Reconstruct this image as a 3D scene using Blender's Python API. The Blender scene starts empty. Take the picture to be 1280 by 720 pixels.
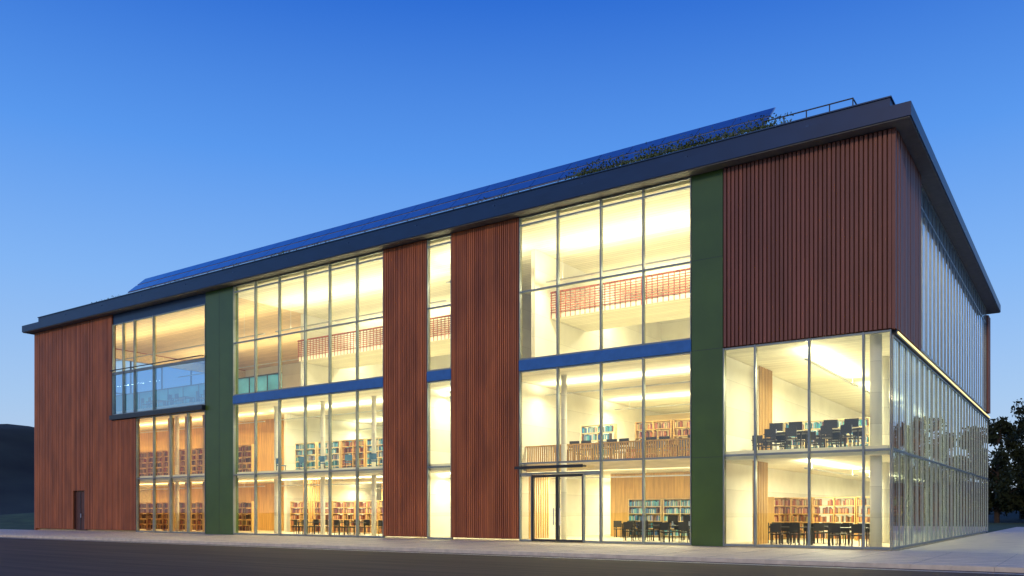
import bpy, math, random, bmesh
from mathutils import Vector, Matrix
R=random.Random(7)
S=bpy.context.scene; C=S.collection
S.view_settings.view_transform='Standard'; S.view_settings.look='None'; S.view_settings.exposure=0

# ------------------------------------------------------------ materials
def mat(name,col,rough=.6,var=.15,scale=3,axis=(1,1,1),bump=0,metal=0,spec=.5,emit=None,es=0,coat=0,plank=None):
    m=bpy.data.materials.new(name); m.use_nodes=True; n=m.node_tree.nodes; l=m.node_tree.links
    b=n['Principled BSDF']; b.inputs['Roughness'].default_value=rough; b.inputs['Metallic'].default_value=metal
    b.inputs['Specular IOR Level'].default_value=spec; b.inputs['Coat Weight'].default_value=coat
    mp=n.new('ShaderNodeMapping'); mp.inputs['Scale'].default_value=axis
    ge=n.new('ShaderNodeNewGeometry')
    nz=n.new('ShaderNodeTexNoise'); nz.inputs['Scale'].default_value=scale; nz.inputs['Detail'].default_value=4
    l.new(ge.outputs['Position'],mp.inputs['Vector']); l.new(mp.outputs[0],nz.inputs['Vector'])
    mr=n.new('ShaderNodeMapRange'); mr.inputs[1].default_value=.3; mr.inputs[2].default_value=.7
    mr.inputs[3].default_value=1-var; mr.inputs[4].default_value=1+var
    l.new(nz.outputs['Fac'],mr.inputs[0])
    fac=mr.outputs[0]
    if plank:   # (axis index, board width, seam width, seam darkness)
        sp=n.new('ShaderNodeSeparateXYZ'); l.new(ge.outputs['Position'],sp.inputs[0])
        pm=n.new('ShaderNodeMath'); pm.operation='PINGPONG'; pm.inputs[1].default_value=plank[1]/2; l.new(sp.outputs[plank[0]],pm.inputs[0])
        gt=n.new('ShaderNodeMapRange'); gt.inputs[1].default_value=plank[2]*.5; gt.inputs[2].default_value=plank[2]; gt.inputs[3].default_value=plank[3]; gt.inputs[4].default_value=1
        l.new(pm.outputs[0],gt.inputs[0])
        dv=n.new('ShaderNodeMath'); dv.operation='DIVIDE'; dv.inputs[1].default_value=plank[1]; l.new(sp.outputs[plank[0]],dv.inputs[0])
        fl=n.new('ShaderNodeMath'); fl.operation='FLOOR'; l.new(dv.outputs[0],fl.inputs[0])
        wn=n.new('ShaderNodeTexWhiteNoise'); wn.noise_dimensions='1D'; l.new(fl.outputs[0],wn.inputs['W'])
        m2=n.new('ShaderNodeMapRange'); m2.inputs[3].default_value=.88; m2.inputs[4].default_value=1.05; l.new(wn.outputs[0],m2.inputs[0])
        a=n.new('ShaderNodeMath'); a.operation='MULTIPLY'; l.new(gt.outputs[0],a.inputs[0]); l.new(m2.outputs[0],a.inputs[1])
        c=n.new('ShaderNodeMath'); c.operation='MULTIPLY'; l.new(a.outputs[0],c.inputs[0]); l.new(fac,c.inputs[1]); fac=c.outputs[0]
    vm=n.new('ShaderNodeVectorMath'); vm.operation='SCALE'; vm.inputs[0].default_value=col
    l.new(fac,vm.inputs['Scale']); l.new(vm.outputs[0],b.inputs['Base Color'])
    if bump:
        bp=n.new('ShaderNodeBump'); bp.inputs['Strength'].default_value=bump; bp.inputs['Distance'].default_value=.02
        l.new(nz.outputs['Fac'],bp.inputs['Height']); l.new(bp.outputs[0],b.inputs['Normal'])
    if emit:
        b.inputs['Emission Color'].default_value=(*emit,1); b.inputs['Emission Strength'].default_value=es
    return m
def glassmat(name,tint,ior=1.5,base=.03,rough=0.0,gcol=(.95,.97,1)):
    m=bpy.data.materials.new(name); m.use_nodes=True; n=m.node_tree.nodes; l=m.node_tree.links
    n.clear(); o=n.new('ShaderNodeOutputMaterial'); tr=n.new('ShaderNodeBsdfTransparent'); tr.inputs[0].default_value=(*tint,1)
    gl=n.new('ShaderNodeBsdfGlossy'); gl.inputs['Roughness'].default_value=rough; gl.inputs['Color'].default_value=(*gcol,1)
    fr=n.new('ShaderNodeFresnel'); fr.inputs['IOR'].default_value=ior
    ad=n.new('ShaderNodeMath'); ad.operation='ADD'; ad.inputs[1].default_value=base; ad.use_clamp=True
    mx=n.new('ShaderNodeMixShader'); l.new(fr.outputs[0],ad.inputs[0]); l.new(ad.outputs[0],mx.inputs[0])
    l.new(tr.outputs[0],mx.inputs[1]); l.new(gl.outputs[0],mx.inputs[2]); l.new(mx.outputs[0],o.inputs[0])
    ge=n.new('ShaderNodeNewGeometry'); nz=n.new('ShaderNodeTexNoise'); nz.inputs['Scale'].default_value=.5; nz.inputs['Detail'].default_value=1
    bp=n.new('ShaderNodeBump'); bp.inputs['Strength'].default_value=.03; bp.inputs['Distance'].default_value=.05
    l.new(ge.outputs['Position'],nz.inputs['Vector']); l.new(nz.outputs['Fac'],bp.inputs['Height']); l.new(bp.outputs[0],gl.inputs['Normal'])
    return m
M={}
for k,f in(('a',1),('b',.85),('c',1.15)):
    M['terra'+k]=mat('terracotta_dark_'+k,(.20*f,.068*f,.046*f),.5,.15,2.6,(1,1,.15),.1)
    g=f if f>=1 else .8
    M['terra2'+k]=mat('terracotta_streetlit_'+k,(.43*g,.125*g**1.2,.038*g),.5,.25,1.2,(1,1,.3),.1)  # street lighting painted in: brighter, more orange copy of the dark terracotta
M['terra']=M['terraa']; M['terra2']=M['terra2a']
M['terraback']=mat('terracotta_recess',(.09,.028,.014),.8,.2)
M['green']=mat('green_panel',(.062,.115,.016),.3,.12,.7)
M['fascia']=mat('roof_metal',(.008,.036,.105),.4,.12,.8,bump=.05)
M['fascia2']=mat('parapet_metal',(.02,.065,.15),.4,.2,.8)
M['soffit']=mat('soffit',(.12,.12,.12),.6)
M['frame']=mat('window_frame_metal',(.24,.28,.29),.35,.08,metal=.4)
M['dark']=mat('dark_metal',(.02,.024,.03),.4,.1)
M['doorb']=mat('brown_door',(.09,.034,.022),.5,.2)
M['blue']=mat('blue_spandrel',(.03,.14,.42),.3,.1)
M['wall']=mat('cream_plaster',(.84,.82,.75),.8,.06,.8,plank=(2,1.2,.012,.75))
M['wood']=mat('light_wood',(.72,.56,.31),.6,.15,2,(.4,4,4))
M['woodv']=mat('oak_panel',(.60,.36,.12),.6,.2,2,(4,4,.4),plank=(0,.6,.012,.6))
M['ceil']=mat('ceiling_board',(.84,.79,.64),.7,.08,2,(.3,5,1),plank=(1,.30,.022,.6))
M['ceilw']=mat('warm_timber_ceiling',(.74,.54,.30),.6,.15,2,(.3,5,1),plank=(1,.30,.022,.5))
M['floor']=mat('floor_finish',(.64,.58,.45),.4,.1,2)
M['teal']=mat('teal_partition',(.08,.30,.46),.5,.25,.8)
M['red']=mat('red_screen',(.36,.10,.06),.6,.5,3,(6,1,1))
M['black']=mat('black_plastic',(.02,.02,.022),.4)
M['bluech']=mat('blue_upholstery',(.05,.16,.32),.6)
M['led']=mat('led_strip',(.9,.8,.5),.5,.02,emit=(1,.80,.25),es=1.5)
M['glass']=glassmat('clear_glazing',(.93,.97,.92),1.5,.03)
M['glass2']=glassmat('side_glazing',(.60,.77,.76),1.7,.32,gcol=(.88,.96,1))
M['glass3']=glassmat('side_glazing_coated',(.36,.52,.66),1.8,.5,gcol=(.78,.9,1))
M['glass4']=glassmat('sky_reflect_glazing',(.32,.54,.80),1.6,.40,gcol=(.7,.86,1))  # blue sky reflection put into the tint of these panes
M['solar']=mat('solar_cells',(.05,.11,.30),.05,.25,3,spec=1,coat=1,metal=.5)
M['alu']=mat('aluminium',(.6,.63,.66),.35,.1,metal=.6)
M['conc']=mat('paving_concrete',(.76,.63,.44),.6,.10,1.2,bump=.12)  # light-trail band and warm light on the ground put into this pale colour
M['kerb']=mat('kerb_stone',(.72,.62,.47),.7,.15,3,bump=.1)  # paled too, to carry the light-trail band along the base
M['asph']=mat('asphalt',(.066,.044,.033),.8,.35,1.5,(.1,2,1),bump=.3,spec=.25)
M['paint']=mat('trail_paint',(.7,.66,.58),.6,.25,6)  # for the added lines in place of light trails
M['grass']=mat('grass',(.05,.085,.02),.9,.4,.6,bump=.3)
M['hill']=mat('hill_scrub',(.02,.026,.014),.95,.5,.1)
M['bark']=mat('bark',(.05,.035,.025),.9,.3,5)
M['leaf']=mat('leaves',(.025,.038,.014),.8,.6,.9)
M['leafr']=mat('roof_plant_leaves',(.10,.14,.03),.8,.5,2)
def bookmat():
    m=bpy.data.materials.new('book_spines'); m.use_nodes=True; n=m.node_tree.nodes; l=m.node_tree.links
    b=n['Principled BSDF']; a=n.new('ShaderNodeAttribute'); a.attribute_name='bookcol'; l.new(a.outputs['Color'],b.inputs['Base Color'])
    b.inputs['Roughness'].default_value=.6; return m
M['book']=bookmat()

# ------------------------------------------------------------ mesh helpers
WL={}
def add(name,me,loc,parent=None,**p):
    o=bpy.data.objects.new(name,me); C.objects.link(o); WL[o.name]=Vector(loc)
    if parent is not None:
        o.parent=parent; o.location=Vector(loc)-WL[parent.name]
    else: o.location=loc
    for k,v in p.items(): o[k]=v
    return o
def boxmesh(name,bx,mats,off=(0,0,0)):
    V=[];F=[];I=[]
    for b in bx:
        x0,x1,y0,y1,z0,z1=b[:6]; mi=b[6] if len(b)>6 else 0
        x0,x1=min(x0,x1),max(x0,x1); y0,y1=min(y0,y1),max(y0,y1)
        k=len(V); ox,oy,oz=off
        V+=[(x-ox,y-oy,z-oz) for z in(z0,z1) for y in(y0,y1) for x in(x0,x1)]
        for f in((0,2,3,1),(4,5,7,6),(0,1,5,4),(2,6,7,3),(0,4,6,2),(1,3,7,5)):
            F.append([k+i for i in f]); I.append(mi)
    me=bpy.data.meshes.new(name); me.from_pydata(V,[],F)
    for m in mats: me.materials.append(M[m])
    me.polygons.foreach_set('material_index',I); me.update(); return me
def boxes(name,bx,mats,parent=None,loc=None,**p):
    if isinstance(mats,str): mats=[mats]
    if loc is None:
        loc=((min(min(b[0],b[1]) for b in bx)+max(max(b[0],b[1]) for b in bx))/2,
             (min(min(b[2],b[3]) for b in bx)+max(max(b[2],b[3]) for b in bx))/2, min(b[4] for b in bx))
    return add(name,boxmesh(name,bx,mats,loc),loc,parent,**p)
def FR(a0,a1,d0,d1,z0,z1,mi=0): return (-a1,-a0,d0,d1,z0,z1,mi)
def SD(a0,a1,d0,d1,z0,z1,mi=0): return (-d1,-d0,a0,a1,z0,z1,mi)
def empty(name,loc,**p):
    o=add(name,None,loc,None,**p); o.empty_display_size=.3; return o

# ------------------------------------------------------------ the building
B=empty('library_building',(0,0,0),label='long glass library with ribbed terracotta cladding, lit up inside',category='building')

def window(ax,a0,a1,z0,z1,trans=(),g='glass',fw=.036,dep=.13,inn=.06,bars=0):
    T=FR if ax=='f' else SD
    bx=[T(a0,a0+fw,-dep,inn,z0,z1),T(a1-fw,a1,-dep,inn,z0,z1),
        T(a0+fw,a1-fw,-min(.07,dep),inn,z0,z0+.09),T(a0+fw,a1-fw,-min(.07,dep),inn,z1-.07,z1)]
    for t in trans: bx.append(T(a0+fw,a1-fw,-min(.08,dep),inn,t-.04,t+.04))
    for k in range(bars):
        a=a0+(a1-a0)*(k+1)/(bars+1); bx.append(T(a-.012,a+.012,-.035,-.012,z0+.09,z1-.07))
    w=boxes('window',bx,'frame',B)
    if ax=='f': vs=[(-a1+fw,.01,z0+.09),(-a0-fw,.01,z0+.09),(-a0-fw,.01,z1-.07),(-a1+fw,.01,z1-.07)]
    else: vs=[(-.01,a0+fw,z0+.09),(-.01,a1-fw,z0+.09),(-.01,a1-fw,z1-.07),(-.01,a0+fw,z1-.07)]
    me=bpy.data.meshes.new('window_glass'); L=WL[w.name]
    me.from_pydata([Vector(v)-L for v in vs],[],[(0,1,2,3)]); me.materials.append(M[g])
    add('window_glass',me,L,w)
def clad(ax,a0,a1,z0,z1,m='terra2',pitch=.17):
    T=FR if ax=='f' else SD
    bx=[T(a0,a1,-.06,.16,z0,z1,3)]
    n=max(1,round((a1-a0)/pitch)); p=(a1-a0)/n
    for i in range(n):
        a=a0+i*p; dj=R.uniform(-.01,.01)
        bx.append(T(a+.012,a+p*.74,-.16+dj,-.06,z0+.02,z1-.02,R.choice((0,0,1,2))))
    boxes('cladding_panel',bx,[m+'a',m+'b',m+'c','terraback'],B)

TOP=15.6
clad('f',0,6.46,8.2,TOP,'terra',.165)
clad('s',.165,5.4,8.2,TOP,'terra',.165)
boxes('corner_trim',[(.001,.13,-.13,.16,8.2,TOP)],'terra',B)
clad('s',33.6,34.9,8.4,TOP-.4,'terra',.165)
for a,b in((16.64,20.78),(22.42,25.47)): clad('f',a,b,0.12,TOP,'terra2',.125)
clad('f',51.95,55.6,.12,TOP,'terra2',.14); clad('f',57.2,63,.12,TOP,'terra2',.14); clad('f',55.6,57.2,3.0,TOP,'terra2',.14)
clad('f',48.95,51.95,.12,8.0,'terra2',.14)
d=boxes('door',[FR(55.65,57.15,.02,.10,.05,2.95),FR(56.38,56.42,-.01,.02,.05,2.95,1)],['doorb','dark'],B,label='plain dark brown double service door')
boxes('handle',[FR(56.25,56.3,-.08,-.02,1.0,1.3)],'alu',d)
boxes('green_pilaster',[FR(6.48,7.84,-.10,.3,0,TOP)]+[FR(6.48,7.84,-.104,-.1,z,z+.015,1) for z in(3.7,8.2,12)],['green','dark'],B)
boxes('green_pilaster',[FR(38.28,41.09,-.10,.3,0,TOP),FR(39.67,39.69,-.104,-.1,0.1,TOP,1)],['green','dark'],B)

e=[0.0,1.0,3.0,5.13,6.46]
for a,b in zip(e,e[1:]): window('f',a+(.03 if a==0 else 0),b,0.02,8.18,(3.75,))
def hall(edges,door=False):
    for a,b in zip(edges,edges[1:]):
        window('f',a,b,.02 if not(door and a>=12 ) else 3.2,8.2,(3.75,) )
        window('f',a,b,8.7,TOP,(12.0,15.2))
    boxes('spandrel_panel',[FR(edges[0],edges[-1],-.15,.05,8.2,8.7)],'blue',B)
hall([7.86,10.09,12.19,14.48,16.62],True)
hall([20.8,22.4]); hall([25.49,27.52,29.68,31.73,33.98,36.18,38.26])
for a,b in zip([41.11,42.99,44.94,46.87],[42.99,44.94,46.87,48.93]): window('f',a,b,.02,8.0,(3.75,))
eb=[41.11,46.9,49.2,50.6,51.93]
for a,b in zip(eb,eb[1:]):
    window('f',a,b,8.35,11.34,(),'glass4'); window('f',a,b,11.345,14.9,())
boxes('floor_edge',[FR(41.11,51.93,-.35,.1,8.02,8.33)],'dark',B)
boxes('balcony_railing',[FR(41.2,51.9,-.33,-.29,11.5,11.56)]+[FR(a,a+.04,-.33,-.131,11.5,11.56) for a in (41.2,46.9,49.2,51.8)],'dark',B)
boxes('lintel',[FR(41.11,51.93,-.05,.16,14.9,TOP)],'fascia',B)
boxes('entrance_canopy',[FR(12.9,16.6,-.5,-.14,3.48,3.56),FR(12.88,16.62,-.53,-.5,3.45,3.59)],'dark',B,label='thin dark canopy over the entrance doors')
for a0,a1 in ((12.21,13.1),(15.92,16.61)): window('f',a0,a1,.02,3.19,())
for a0,a1 in ((13.1,14.5),(14.51,15.91)):
    dd=boxes('door',[FR(a0+.01,a0+.07,-.1,.06,.03,3.18),FR(a1-.07,a1-.01,-.1,.06,.03,3.18),FR(a0+.07,a1-.07,-.1,.06,.03,.14),FR(a0+.07,a1-.07,-.1,.06,3.06,3.18)],'dark',B)
    me=bpy.data.meshes.new('door_glass'); L=WL[dd.name]
    me.from_pydata([Vector(v)-L for v in[(-a1+.07,.01,.14),(-a0-.07,.01,.14),(-a0-.07,.01,3.06),(-a1+.07,.01,3.06)]],[],[(0,1,2,3)]); me.materials.append(M['glass']); add('door_glass',me,L,dd)
    h=a1-.2 if a0<14 else a0+.14
    boxes('handle',[FR(h,h+.04,-.16,-.12,.8,1.6),FR(h,h+.03,-.12,-.0,.9,.93),FR(h,h+.03,-.12,-.0,1.5,1.53)],'alu',dd)

n=26; L=34.8
for i in range(n):
    a0=.03+i*(L-.05)/n; a1=.03+(i+1)*(L-.05)/n
    window('s',a0,a1,.02,8.0,(3.75,),'glass2',.022,.03,.02,bars=1)
boxes('floor_edge',[SD(.17,34.9,-.12,.1,8.02,8.2)],'dark',B)
boxes('light_strip',[SD(.3,34.7,-.15,-.125,8.08,8.15)],'led',B)
n=24
for i in range(n):
    a0=5.42+i*(28.16)/n; a1=5.42+(i+1)*28.16/n
    window('s',a0,a1,8.4,TOP,(14.6,),'glass3',.018,.02,.02,bars=1)

# shell
boxes('plinth',[FR(.2,63,.1,.5,-.14,.02),SD(.5,34.8,.1,.5,-.14,.02),(-63,-.5,.5,34.8,-.14,.0)],'kerb',B)
boxes('rear_wall',[(-63,-.2,34.9,35.1,0,TOP)],'terra2',B)
boxes('end_wall',[(-63.2,-63,-.06,35.1,0,8.8),(-63.2,-63,-.06,2,8.8,TOP),(-63.2,-63,20,35.1,8.8,TOP),(-63.2,-63,2,20,14.6,TOP)],'terra2',B)
boxes('inner_wall',[(-62.99,-62.92,.3,2,8.7,15.38),(-62.99,-62.92,2,20,14.6,15.38),(-62.99,-62.92,.3,20,.06,8.2)],'wood',B)
boxes('inner_wall',[(-62.8,-52.1,.18,.25,8.7,15.38),(-62.8,-49.1,.18,.25,.06,8.2)],'wood',B)
eg=bpy.data.meshes.new('window_glass'); eg.from_pydata([(-63.1,2,8.8),(-63.1,20,8.8),(-63.1,20,14.6),(-63.1,2,14.6)],[],[(0,1,2,3)]); eg.materials.append(M['glass'])
ew=boxes('window',[(-63.18,-63.02,2+i*3,2.08+i*3,8.8,14.6) for i in range(6)]+[(-63.18,-63.02,2,20,11.6,11.7)],'dark',B); L=WL[ew.name]
eg.transform(Matrix.Translation(-L)); add('window_glass',eg,L,ew)
boxes('ground_floor',[(-62.9,-.18,.2,34.7,.021,.05)],'floor',B)
boxes('floor_slab',[(-7,-.2,.2,34.8,3.58,3.93)],'ceil',B)
boxes('floor_slab',[(-18.4,-7.2,3.2,34.8,3.58,3.93)],'ceil',B)
boxes('floor_slab',[(-62.9,-18.6,.2,34.8,3.58,3.93)],'ceil',B)
boxes('floor_slab',[(-62.9,-.2,.18,34.8,8.22,8.66)],'ceil',B)
boxes('ceiling',[(-39.9,-.2,.18,34.8,15.45,15.59)],'ceil',B)
boxes('ceiling',[(-62.9,-39.902,.18,34.8,15.45,15.59)],'ceilw',B)
for s,y1 in((7.1,34.7),(18.5,20),(24.0,20),(40.0,20)):
    for z0,z1 in((.05,3.57),(3.94,8.2),(8.68,15.44)):
        y0=.35 if s in(7.1,) else ((7 if z0>8 else 5.5) if s==40 else (1.2 if z0<8 else 4))
        boxes('partition_wall',[(-s-.12,-s+.12,y0,y1,z0,z1)],'wall',B)
for z0,z1,m in((.05,3.57,'wall'),(3.94,8.2,'wall'),(8.68,15.44,'wall')):
    boxes('inner_wall',[(-62.9,-7.25,20,20.2,z0,z1)],m,B)
boxes('partition_wall',[(-16.5,-9,9,9.15,.05,3.57)],'woodv',B)
boxes('partition_wall',[(-38,-27,13,13.15,.05,3.57)],'woodv',B)
boxes('partition_wall',[(-39.5,-33.5,9.5,9.65,3.94,6.6)],'teal',B)
boxes('partition_wall',[(-23.8,-18.7,6,6.15,3.94,8.2)],'teal',B)
boxes('partition_wall',[(-60,-41,8,8.15,.05,3.57)],'woodv',B)
boxes('partition_wall',[(-60,-41,7,7.15,3.94,8.2)],'woodv',B)
boxes('partition_wall',[(-15.5,-8.5,11,11.2,3.94,7.0)],'wood',B)
boxes('sky_blue_screen',[(-62.5,-41,6,6.06,8.67,11.2)]+[(-62.5+2*k,-62.42+2*k,5.96,6,8.67,11.2,1) for k in range(11)]+[(-62.5,-41,5.95,6.08,11.2,11.28,1)],['teal','dark'],B)  # added opaque screen, its blue stands in for sky in the panes above
for a in(42.0,43.9,45.9,47.9): boxes('timber_panel',[(-a-.35,-a+.35,1.9,1.98,.06,3.5),(-a-.35,-a+.35,1.9,1.98,3.94,8.1)],'woodv',B)
for x,y,z0,z1 in((-8.6,6.5,.05,3.57),(-17.6,2.2,.05,3.4),(-6.65,5,3.94,8.2),(-31,7,3.94,8.2),(-36.5,4,.05,3.57),(-27.2,7.2,3.94,8.2),(-5.6,1,.05,3.57)):
    boxes('timber_divider',[(x,x+.06,y+.22*k,y+.22*k+.09,z0,z1) for k in range(9)],'woodv',B)
bl=[(-18.35,-7.25,3.1,3.19,3.5,4.0),(-18.35,-7.25,3.05,3.25,4.80,4.86,1)]
x=-18.3
while x<-7.35: bl.append((x,x+.07,3.12,3.17,4.001,4.799,1)); x+=.13
boxes('balustrade',bl,['wood','woodv'],B)
def gallery(x0,x1,y,z):
    bx=[(x0,x1,y,y+4,z,z+.3,0)]+[(x0,x1,y-.06,y-.02,z+.3+.13*k,z+.34+.13*k,1) for k in range(8)]
    j=0
    while x0+j<x1-.1:
        bx.append((x0+j,x0+j+.05,y-.02,y,z+.0,z+1.36,1)); j+=.3
    bx.append((x0,x1,y-.08,y+.02,z+1.361,z+1.45,1))
    boxes('gallery',bx,['ceil','red','wood'],B)
gallery(-18.3,-7.3,5.5,12.0); gallery(-39.8,-24.2,6.5,12.0)
def cyl(name,x,y,z0,z1,r,m,parent=None,seg=20,**p):
    bm=bmesh.new(); bmesh.ops.create_cone(bm,cap_ends=True,segments=seg,radius1=r,radius2=r,depth=z1-z0)
    bmesh.ops.translate(bm,verts=bm.verts,vec=(0,0,(z1-z0)/2)); me=bpy.data.meshes.new(name); bm.to_mesh(me); bm.free()
    for f in me.polygons: f.use_smooth=len(f.vertices)==4
    me.materials.append(M[m]); return add(name,me,(x,y,z0),parent,**p)
for s in(.75,15.5,21.6,28.6,32.9,37.2,43.5,47.9):
    for z0,z1 in((.05,3.57),(3.94,8.21)):
        if s==15.5: 
            if z0<1: cyl('interior_column',-s,2.2,.05,8.21,.14,'wall',B)
            continue
        cyl('interior_column',-s,.9 if s==.75 else 2.4,z0,z1,.22 if s<1 else .14,'wall',B)
for y in (6,12,18,24,30):
    for z0,z1 in((.05,3.57),(3.94,8.21)): cyl('interior_column',-1.4,y,z0,z1,.2,'wall',B)

# roof
ov=.75
rf=boxes('roof',[(-63-ov,ov,-ov,35.5,15.66,16.16),(-63-ov+.05,ov-.05,-ov+.05,35.45,15.612,15.658,2)],['fascia','fascia2','soffit'],B)
boxes('parapet',[(-62.9,-.1,.1,.35,16.162,16.85),(-62.9,-.1,34.6,34.85,16.162,16.85),(-62.9,-62.65,.352,34.598,16.162,16.85),(-.35,-.1,.352,34.598,16.162,16.85),
   (-62.95,-.05,.05,.40,16.852,16.90,1),(-.4,-.05,.402,34.9,16.852,16.9,1)],['fascia','fascia2'],rf)
for s in range(3,63,5): boxes('parapet_bracket',[(-s-.06,-s+.06,-.35,.098,16.162,16.4)],'fascia2',rf)

# ------------------------------------------------------------ things on the roof
def copy_thing(root,loc,rz=0,sc=1):
    c=root.copy(); C.objects.link(c); c.location=loc; c.rotation_euler=(0,0,rz); c.scale=(sc,)*3
    for ch in root.children:
        k=ch.copy(); C.objects.link(k); k.parent=c
    return c
def slopepanel():
    r=empty('solar_panel',(-6,1.2,16.2),label='dark blue tilted solar panel on the flat roof',category='solar panel',group='row of solar panels along the roof edge')
    w=.835; zl,zh,yl,yh=1.3,2.7,0,1.5
    def quad(name,x0,x1,t0,t1,lift,m):
        f=lambda x,t:(x,yl+(yh-yl)*t-lift*.7,zl+(zh-zl)*t+lift*.7)
        me=bpy.data.meshes.new(name)
        a=[f(x0,t0),f(x1,t0),f(x1,t1),f(x0,t1)]; b=[(p[0],p[1]+.03,p[2]-.03) for p in a]
        me.from_pydata(a+b,[],[(0,1,2,3),(7,6,5,4),(0,4,5,1),(1,5,6,2),(2,6,7,3),(3,7,4,0)]); me.materials.append(M[m])
        return add(name,me,(-6,1.2,16.2),r)
    quad('panel_frame',-w,w,0,1,0,'alu')
    for i in range(2): quad('cell_surface',-w+.012,w-.012,.035+.495*i,.45+.495*i,.035,'solar')
    boxes('leg',[(-6-.03,-6+.03,1.25,1.31,16.2,17.45)],'alu',r); boxes('leg',[(-6-.03,-6+.03,2.58,2.64,16.2,18.7)],'alu',r)
    return r
sp=slopepanel(); s=7.68
while s<53: copy_thing(sp,(-s,1.2,16.2)); s+=1.68
boxes('roof_railing',[(-5.2,-1.6,1.0,1.04,17.6,17.64),(-5.2,-1.6,1.0,1.04,17.2,17.23)]+[(-x-.02,-x+.02,1.0,1.04,16.2,17.6) for x in(1.62,2.5,3.4,4.3,5.18)]
   +[(-1.64,-1.6,1.04,4,17.6,17.64)],'dark',label='thin metal safety railing on the roof terrace',category='railing')
def leafmesh(name,pts,size,m):
    V=[];F=[]
    for p in pts:
        u=Vector((R.gauss(0,1),R.gauss(0,1),R.gauss(0,1))).normalized(); v=u.orthogonal().normalized()
        s=size*R.uniform(.6,1.3); k=len(V); p=Vector(p)
        V+=[p-u*s,p-v*s*.5,p+u*s,p+v*s*.5]; F.append((k,k+1,k+2,k+3))
    me=bpy.data.meshes.new(name); me.from_pydata(V,[],F); me.materials.append(M[m]); return me
pts=[]
for i in range(170):
    cx=-R.uniform(4.6,14) if i<120 else -R.uniform(14,55); h=R.uniform(.5,1.0)*(1 if i<120 else .5); cy=R.uniform(.45,.95)
    for j in range(100): pts.append((cx+R.gauss(0,.4),cy+R.gauss(0,.12),16.75+min(1,abs(R.gauss(0,.45)))*h))
add('roof_plants',leafmesh('roof_plants',pts,.06,'leafr'),(0,0,0),None,kind='stuff',label='low green roof planting along the parapet',category='plants')

# ------------------------------------------------------------ lights inside
WARM=(1,.90,.57); AMB=(1,.74,.33); MID=(1,.84,.48)
def area(loc,lx,ly,up,p,col):
    a=bpy.data.lights.new('ceiling_lamp','AREA'); a.shape='RECTANGLE'; a.size=lx; a.size_y=ly; a.energy=p; a.color=col
    o=bpy.data.objects.new('ceiling_lamp',a); C.objects.link(o); o.location=loc
    if up: o.rotation_euler=(math.pi,0,0)
def pendant(x0,x1,y0,y1,z,top,p=110,col=WARM,upk=1):
    ax=abs(x1-x0)>abs(y1-y0)
    bx=[(x0,x1,y0,y1,z,z+.06,0)]
    cx,cy=(x0+x1)/2,(y0+y1)/2
    for t in(.1,.9):
        x=x0+(x1-x0)*t if ax else cx; y=cy if ax else y0+(y1-y0)*t
        bx.append((x-.008,x+.008,y-.008,y+.008,z+.06,top-.002,0))
    boxes('ceiling_light',bx,['alu'],label='long linear light hanging under the library ceiling',category='ceiling light',group='linear ceiling lights inside the library')
    lx,ly=x1-x0-.02,y1-y0-.02
    area((cx,cy,z-.004),lx,ly,False,p,col); area((cx,cy,z+.064),lx,ly,True,p*upk,col)
for (x0,x1,c,k,cu) in((-17.8,-7.8,WARM,3.8,WARM),(-39.4,-24.6,WARM,4.8,WARM),(-62,-40.6,AMB,4.4,MID)):
    for y in(4.2,12):
        pendant(x0,x1,y-.06,y+.06,3.15,3.58,165*k,c,.6)
        pendant(x0,x1,y-.06,y+.06,7.6,8.22,155*k,c,.6)
        pendant(x0,x1,y-.06,y+.06,13.6,15.45,135*k,cu,.8)
for z,t in((3.25,3.58),(7.8,8.22),(14.2,15.45)): pendant(-23.6,-18.9,2.94,3.06,z,t,260,WARM)
for y0,y1,k in((1.8,11,1),(13,22,.5),(24,33,.35)):
    for z,t in((3.2,3.58),(7.7,8.22)): pendant(-3.7,-3.58,y0,y1,z,t,650*k,WARM,.6)
pendant(-3.7,-3.58,8,30,14.5,15.45,45,WARM)

# ------------------------------------------------------------ furniture
def mkchair(col,lab):
    r=empty('chair',(0,-500,0),label=lab,category='chair',group='library chairs')
    def p(n,b,m): boxes(n,[(b[0],b[1],b[2]-500,b[3]-500,b[4],b[5])],m,r)
    p('seat',(-.22,.22,-.22,.22,.43,.48),col); p('backrest',(-.22,.22,.20,.24,.55,.9),col)
    for x in(-.2,.17):
        p('leg',(x,x+.03,-.2,-.17,0,.43),'black'); p('leg',(x,x+.03,.205,.235,0,.55),'black')
    return r
ch=mkchair('black','black four-legged chair beside a library table'); chb=mkchair('bluech','blue upholstered chair on the mezzanine')
tb=empty('table',(0,-500,0),label='dark rectangular reading table with thin legs',category='table',group='library reading tables')
boxes('table_top',[(-.8,.8,-500.4,-499.6,.71,.75)],'black',tb)
for x in(-.75,.7):
    for y in(-.37,.32): boxes('leg',[(x,x+.05,-500+y,-500+y+.05,0,.71)],'black',tb)
mo=empty('computer_monitor',(0,-500,0),label='black computer monitor standing on a table',category='monitor',group='computer monitors')
boxes('screen',[(-.27,.27,-500.02,-499.98,.12,.46)],'black',mo); boxes('stand',[(-.03,.03,-500.0,-499.97,0,.2),(-.12,.12,-500.08,-499.92,0,.015)],'alu',mo)
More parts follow.
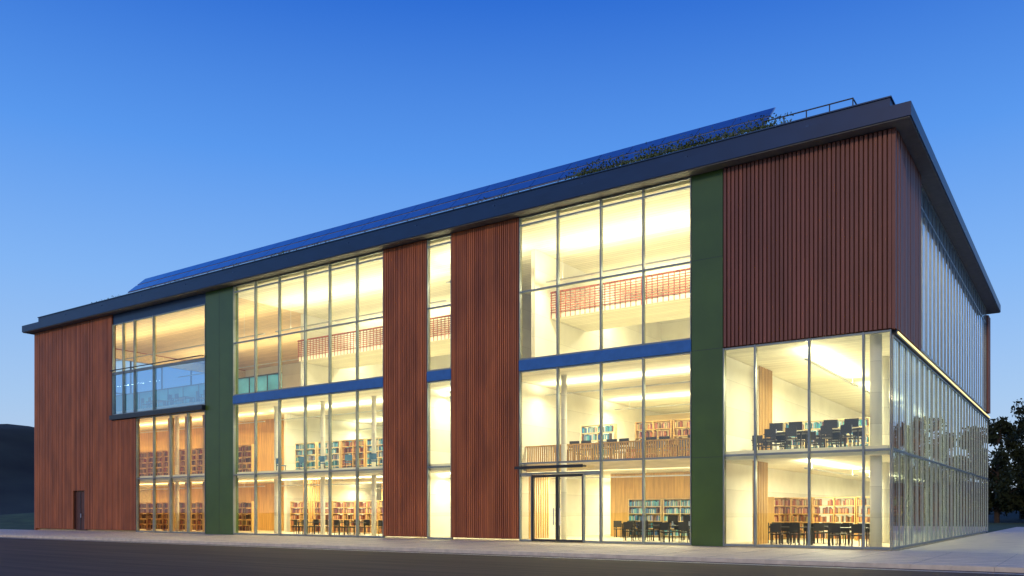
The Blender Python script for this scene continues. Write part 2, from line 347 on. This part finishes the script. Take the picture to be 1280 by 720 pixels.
def mkshelf(lab,pal,w=2.0,h=2.1,m='wood'):
    r=empty('bookshelf',(0,-500,0),label=lab,category='bookshelf',group='library bookshelves')
    n=5; bx=[(-w/2,-w/2+.04,-.17,.17,0,h),(w/2-.04,w/2,-.17,.17,0,h),(-.02,.02,-.17,.17,.1,h-.06)]
    for i in range(n+1):
        z=.06+i*(h-.1)/n
        bx+=[(-w/2+.04,-.02,-.17,.17,z,z+.03),(.02,w/2-.04,-.17,.17,z,z+.03)]
    bx=[(b[0],b[1],b[2]-500,b[3]-500,b[4],b[5]) for b in bx]
    boxes('shelf_frame',bx,m,r)
    V=[];F=[];cols=[]
    for i in range(n):
        z=.09+i*(h-.1)/n
        for x0,x1 in((-w/2+.05,-.03),(.03,w/2-.05)):
            x=x0
            while x<x1-.07:
                t=R.uniform(.025,.06)
                if R.random()<.1: x+=R.uniform(.05,.25); continue
                hh=R.uniform(.22,.33)*min(1,(h/2.1+.25)); k=len(V)
                V+=[(X,Y,Z) for Z in(z,z+hh) for Y in(-.14,.12) for X in(x,x+t)]
                c=R.choice(pal); c=tuple(min(1,v*R.uniform(.7,1.2)) for v in c)
                for f in((0,2,3,1),(4,5,7,6),(0,1,5,4),(2,6,7,3),(0,4,6,2),(1,3,7,5)): F.append([k+q for q in f]); cols.append(c)
                x+=t+.002
    me=bpy.data.meshes.new('books'); me.from_pydata(V,[],F); me.materials.append(M['book'])
    at=me.color_attributes.new('bookcol','FLOAT_COLOR','CORNER')
    for pl in me.polygons:
        for li in pl.loop_indices: at.data[li].color=(*cols[pl.index],1)
    add('books',me,(0,-500,0),r,kind='stuff'); return r
warm=[(.28,.08,.03),(.38,.18,.05),(.18,.05,.04),(.45,.32,.15),(.10,.05,.04),(.32,.22,.09)]
cool=[(.05,.2,.36),(.03,.09,.25),(.16,.35,.42),(.45,.45,.38),(.12,.06,.06),(.04,.25,.32)]
sh=mkshelf('oak bookshelf filled with warm-coloured books',warm,m='woodv'); shc=mkshelf('pale bookshelf filled with blue and grey books',cool)
shr=mkshelf('low bookshelf packed with red books',[(.5,.08,.06),(.4,.1,.1),(.3,.06,.05),(.6,.3,.2)],h=1.2)
def P(t,x,y,z,rz=0,sc=1): copy_thing(t,(x,y,z),rz+R.uniform(-.02,.02),sc)
def tableset(x,y,z,mon=False):
    P(tb,x,y,z)
    for dx in(-.42,.42):
        P(ch,x+dx,y+.62,z,R.uniform(-.25,.25)); P(ch,x+dx,y-.62,z,math.pi+R.uniform(-.3,.3))
    if mon:
        for dx in(-.4,.4): P(mo,x+dx,y,z+.752,math.pi+R.uniform(-.2,.2))
for x in(-1.9,-4.2): tableset(x,1.7,.05)
tableset(-3.2,4.4,.05); tableset(-5.4,4.0,.05)
for x in(-2.2,-4.4): tableset(x,1.6,3.93,True)
tableset(-3.4,3.9,3.93); tableset(-5.8,4.2,3.93)
for i in range(3): P(sh,-2.2-i*2.05,9,.05)
for i in range(4): P(sh,-6.75,8.0+i*2.1,.05,math.pi/2)
P(shc,-5.9,10,3.93); P(shc,-3.8,10,3.93)
for i in range(8): P(chb,-8.6-i*1.15,3.75,3.93,math.pi if i%2 else 2.8)
for i in range(4): P(tb,-9.2-i*2.2,4.6,3.93); P(mo,-9.0-i*2.2,4.6,4.682,R.uniform(-.4,.4)+math.pi); P(mo,-9.7-i*2.2,4.6,4.682,.2)
P(sh,-12.2,5.6,3.93); P(sh,-10.1,5.6,3.93); P(shc,-15.4,5.6,3.93)
tableset(-9.3,2.2,.05,True); tableset(-11.6,3.0,.05); tableset(-9.6,5.2,.05); tableset(-14.5,7.6,.05)
for i in range(4): P(shr,-9-i*2.1,10.7,3.93)
for i in range(3): P(shc,-10-i*2.1,8.8,.05)
P(shc,-21,4.5,3.93); P(shc,-22.9,4.5,.05); P(chb,-21.5,2.5,3.93,.4)
for i in range(7): P(sh,-25.6-i*2.06,5.2,.05)
for i in range(6): P(sh,-27-i*2.06,8.6,.05)
for i in range(3): tableset(-27-i*3.6,2.6,.05)
for i in range(6): P(shc if i%3 else sh,-26-i*2.2,4.8,3.93)
for i in range(5): P(shc,-28-i*2.2,8.2,3.93)
for i in range(6): P(chb,-26.5-i*2.0,2.2,3.93,R.uniform(-1,1)+3)
for i in range(9): P(sh,-42-i*2.06,3.6,.05)
for i in range(9): P(sh,-42-i*2.06,3.6,3.93)
for i in range(3): tableset(-43-i*3.2,1.8,8.66)
for t in(ch,chb,tb,mo,sh,shc,shr):
    for c in list(t.children): bpy.data.objects.remove(c)
    bpy.data.objects.remove(t)

# ------------------------------------------------------------ ground
def sheet(name,x0,x1,y0,y1,z,m,**p):
    me=bpy.data.meshes.new(name); me.from_pydata([(x0,y0,z),(x1,y0,z),(x1,y1,z),(x0,y1,z)],[],[(0,1,2,3)]); me.materials.append(M[m])
    return add(name,me,(0,0,0),None,kind='structure',**p)
KY=-8.5
sheet('ground',-1500,1500,-1500,1500,-.17,'grass')
sheet('road',-600,600,-30,KY-.15,-.13,'asph')
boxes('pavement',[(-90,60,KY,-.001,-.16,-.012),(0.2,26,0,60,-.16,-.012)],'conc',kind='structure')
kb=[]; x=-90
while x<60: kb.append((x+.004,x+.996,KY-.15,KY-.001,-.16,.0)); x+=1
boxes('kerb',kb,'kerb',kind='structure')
pj=[]
for k in range(1,10): pj.append((-90,60,KY+k*.9,KY+k*.9+.006,-.0118,-.0095))
for k in range(-90,60,2): pj.append((k,k+.006,KY+.02,-.2,-.0118,-.009))
boxes('paving_joint',pj,'soffit',kind='structure')
sheet('light_trail_line',-300,200,KY-.75,KY-.62,-.126,'paint')  # added pale lines standing in for car-light trails
sheet('light_trail_line',-300,200,KY-.98,KY-.86,-.126,'paint')
def hill(name,cx,cy,rx,ry,h,m,seed):
    n=40; V=[];F=[]; rr=random.Random(seed); ph=[rr.uniform(0,6) for _ in range(6)]
    for j in range(n+1):
        for i in range(n+1):
            u=(i/n-.5)*4; v=(j/n-.5)*4; z=h*math.exp(-(u*u+v*v))*(1+.05*math.sin(5*u+ph[0])+.04*math.sin(9*v+ph[1])+.02*math.sin(19*u+ph[2]))-.6
            V.append((u*rx,v*ry,z))
    for j in range(n):
        for i in range(n): k=j*(n+1)+i; F.append((k,k+1,k+n+2,k+n+1))
    me=bpy.data.meshes.new(name); me.from_pydata(V,[],F); me.materials.append(M[m])
    for f in me.polygons: f.use_smooth=True
    add(name,me,(cx,cy,0),None,kind='structure')
hill('hill',-192,50,48,45,21,'hill',2)
hill('hill',60,175,70,40,13,'hill',5)
hill('hill',-92,26,22,26,2.2,'grass',8)

# ------------------------------------------------------------ trees
def tree_parts(seed,h):
    rr=random.Random(seed)
    V=[];F=[]
    def limb(a,b,r0,r1,seg=7):
        a=Vector(a);b=Vector(b);d=(b-a).normalized();u=d.orthogonal().normalized();w=d.cross(u);k=len(V)
        for p,r in((a,r0),(b,r1)):
            for i in range(seg):
                t=i/seg*6.283; V.append(p+u*math.cos(t)*r+w*math.sin(t)*r)
        for i in range(seg): F.append((k+i,k+(i+1)%seg,k+seg+(i+1)%seg,k+seg+i))
    limb((0,0,0),(.1,0,h*.3),.32,.24); limb((.1,0,h*.3),(0,.2,h*.75),.24,.08)
    cl=[]
    for i in range(30):
        a=rr.uniform(0,6.28); z=rr.uniform(.12,.98)*h; rad=h*.34*math.sin(min(1,z/h)*2.6+.25)*rr.uniform(.35,1)
        c=Vector((math.cos(a)*rad,math.sin(a)*rad,z)); cl.append((c,rr.uniform(.06,.11)*h))
        limb((0,.05,max(h*.1,z-h*.16)),c,.08,.02,5)
    pts=[]
    for c,r in cl:
        for j in range(150):
            d=Vector((rr.gauss(0,1),rr.gauss(0,1),rr.gauss(0,.8))).normalized()*r*rr.uniform(.3,1.1); pts.append(c+d)
    tm=bpy.data.meshes.new('trunk'); tm.from_pydata(V,[],F); tm.materials.append(M['bark'])
    return tm,leafmesh('crown',pts,.3,'leaf')
TP=[tree_parts(s,h) for s,h in((3,14),(4,12),(9,15))]
rr=random.Random(5)
for i,(x,y) in enumerate([(-9,108),(-5,104),(-1,110),(3,101),(8,106),(13,98),(18,104),(24,95),(30,88),(-3,122),(6,125),(36,80),(15,120),(27,112)]):
    t=empty('tree',(x,y,-.1),label='dark leafy tree silhouetted against the evening sky',category='tree',group='trees beyond the building')
    tm,cm=TP[i%3]
    a=add('trunk',tm,(x,y,-.1),t); b=add('crown',cm,(x,y,-.1),t); t.rotation_euler=(0,0,rr.uniform(0,6)); sc=rr.uniform(.95,1.2); t.scale=(sc,sc,sc)

# ------------------------------------------------------------ world, sun, camera
w=bpy.data.worlds.new('World'); S.world=w; w.use_nodes=True; n=w.node_tree.nodes; l=w.node_tree.links
bg=n['Background']; sky=n.new('ShaderNodeTexSky'); sky.sky_type='NISHITA'; sky.sun_disc=False
sky.sun_elevation=math.radians(22); sky.sun_rotation=math.radians(170)
tc=n.new('ShaderNodeTexCoord'); sx=n.new('ShaderNodeSeparateXYZ'); l.new(tc.outputs['Generated'],sx.inputs[0])
rp=n.new('ShaderNodeValToRGB'); e=rp.color_ramp.elements
def lin(*c): return tuple((v/255)**2.2 for v in c)+(1,)
e[0].position=0; e[0].color=lin(188,203,222); e[1].position=1; e[1].color=lin(20,65,160)
for p,c in((.12,(160,194,234)),(.25,(126,176,240)),(.38,(86,148,234)),(.52,(44,106,208))):
    q=e.new(p); q.color=lin(*c)
l.new(sx.outputs['Z'],rp.inputs['Fac'])
sc=n.new('ShaderNodeVectorMath'); sc.operation='SCALE'; sc.inputs['Scale'].default_value=.007; l.new(sky.outputs[0],sc.inputs[0])
ad=n.new('ShaderNodeVectorMath'); ad.operation='ADD'; l.new(rp.outputs[0],ad.inputs[0]); l.new(sc.outputs[0],ad.inputs[1])
l.new(ad.outputs[0],bg.inputs[0]); bg.inputs[1].default_value=1
sl=bpy.data.lights.new('street_glow','SUN'); sl.energy=.9; sl.angle=math.radians(6); sl.color=(1,.70,.38)  # added warm lamp, stands in for street lighting on cladding and paving
so=bpy.data.objects.new('street_glow',sl); C.objects.link(so)
dirv=Vector((-.18,1,-.42)); so.rotation_euler=dirv.to_track_quat('-Z','Y').to_euler()
cam=bpy.data.cameras.new('camera'); co=bpy.data.objects.new('camera',cam); C.objects.link(co)
cam.sensor_width=36; cam.lens=29.6; cam.shift_y=.21875; cam.clip_end=4000; cam.clip_start=.1
co.location=(6.07,-33.7,1.42); co.rotation_euler=(math.radians(90),0,math.radians(34.53)); S.camera=co
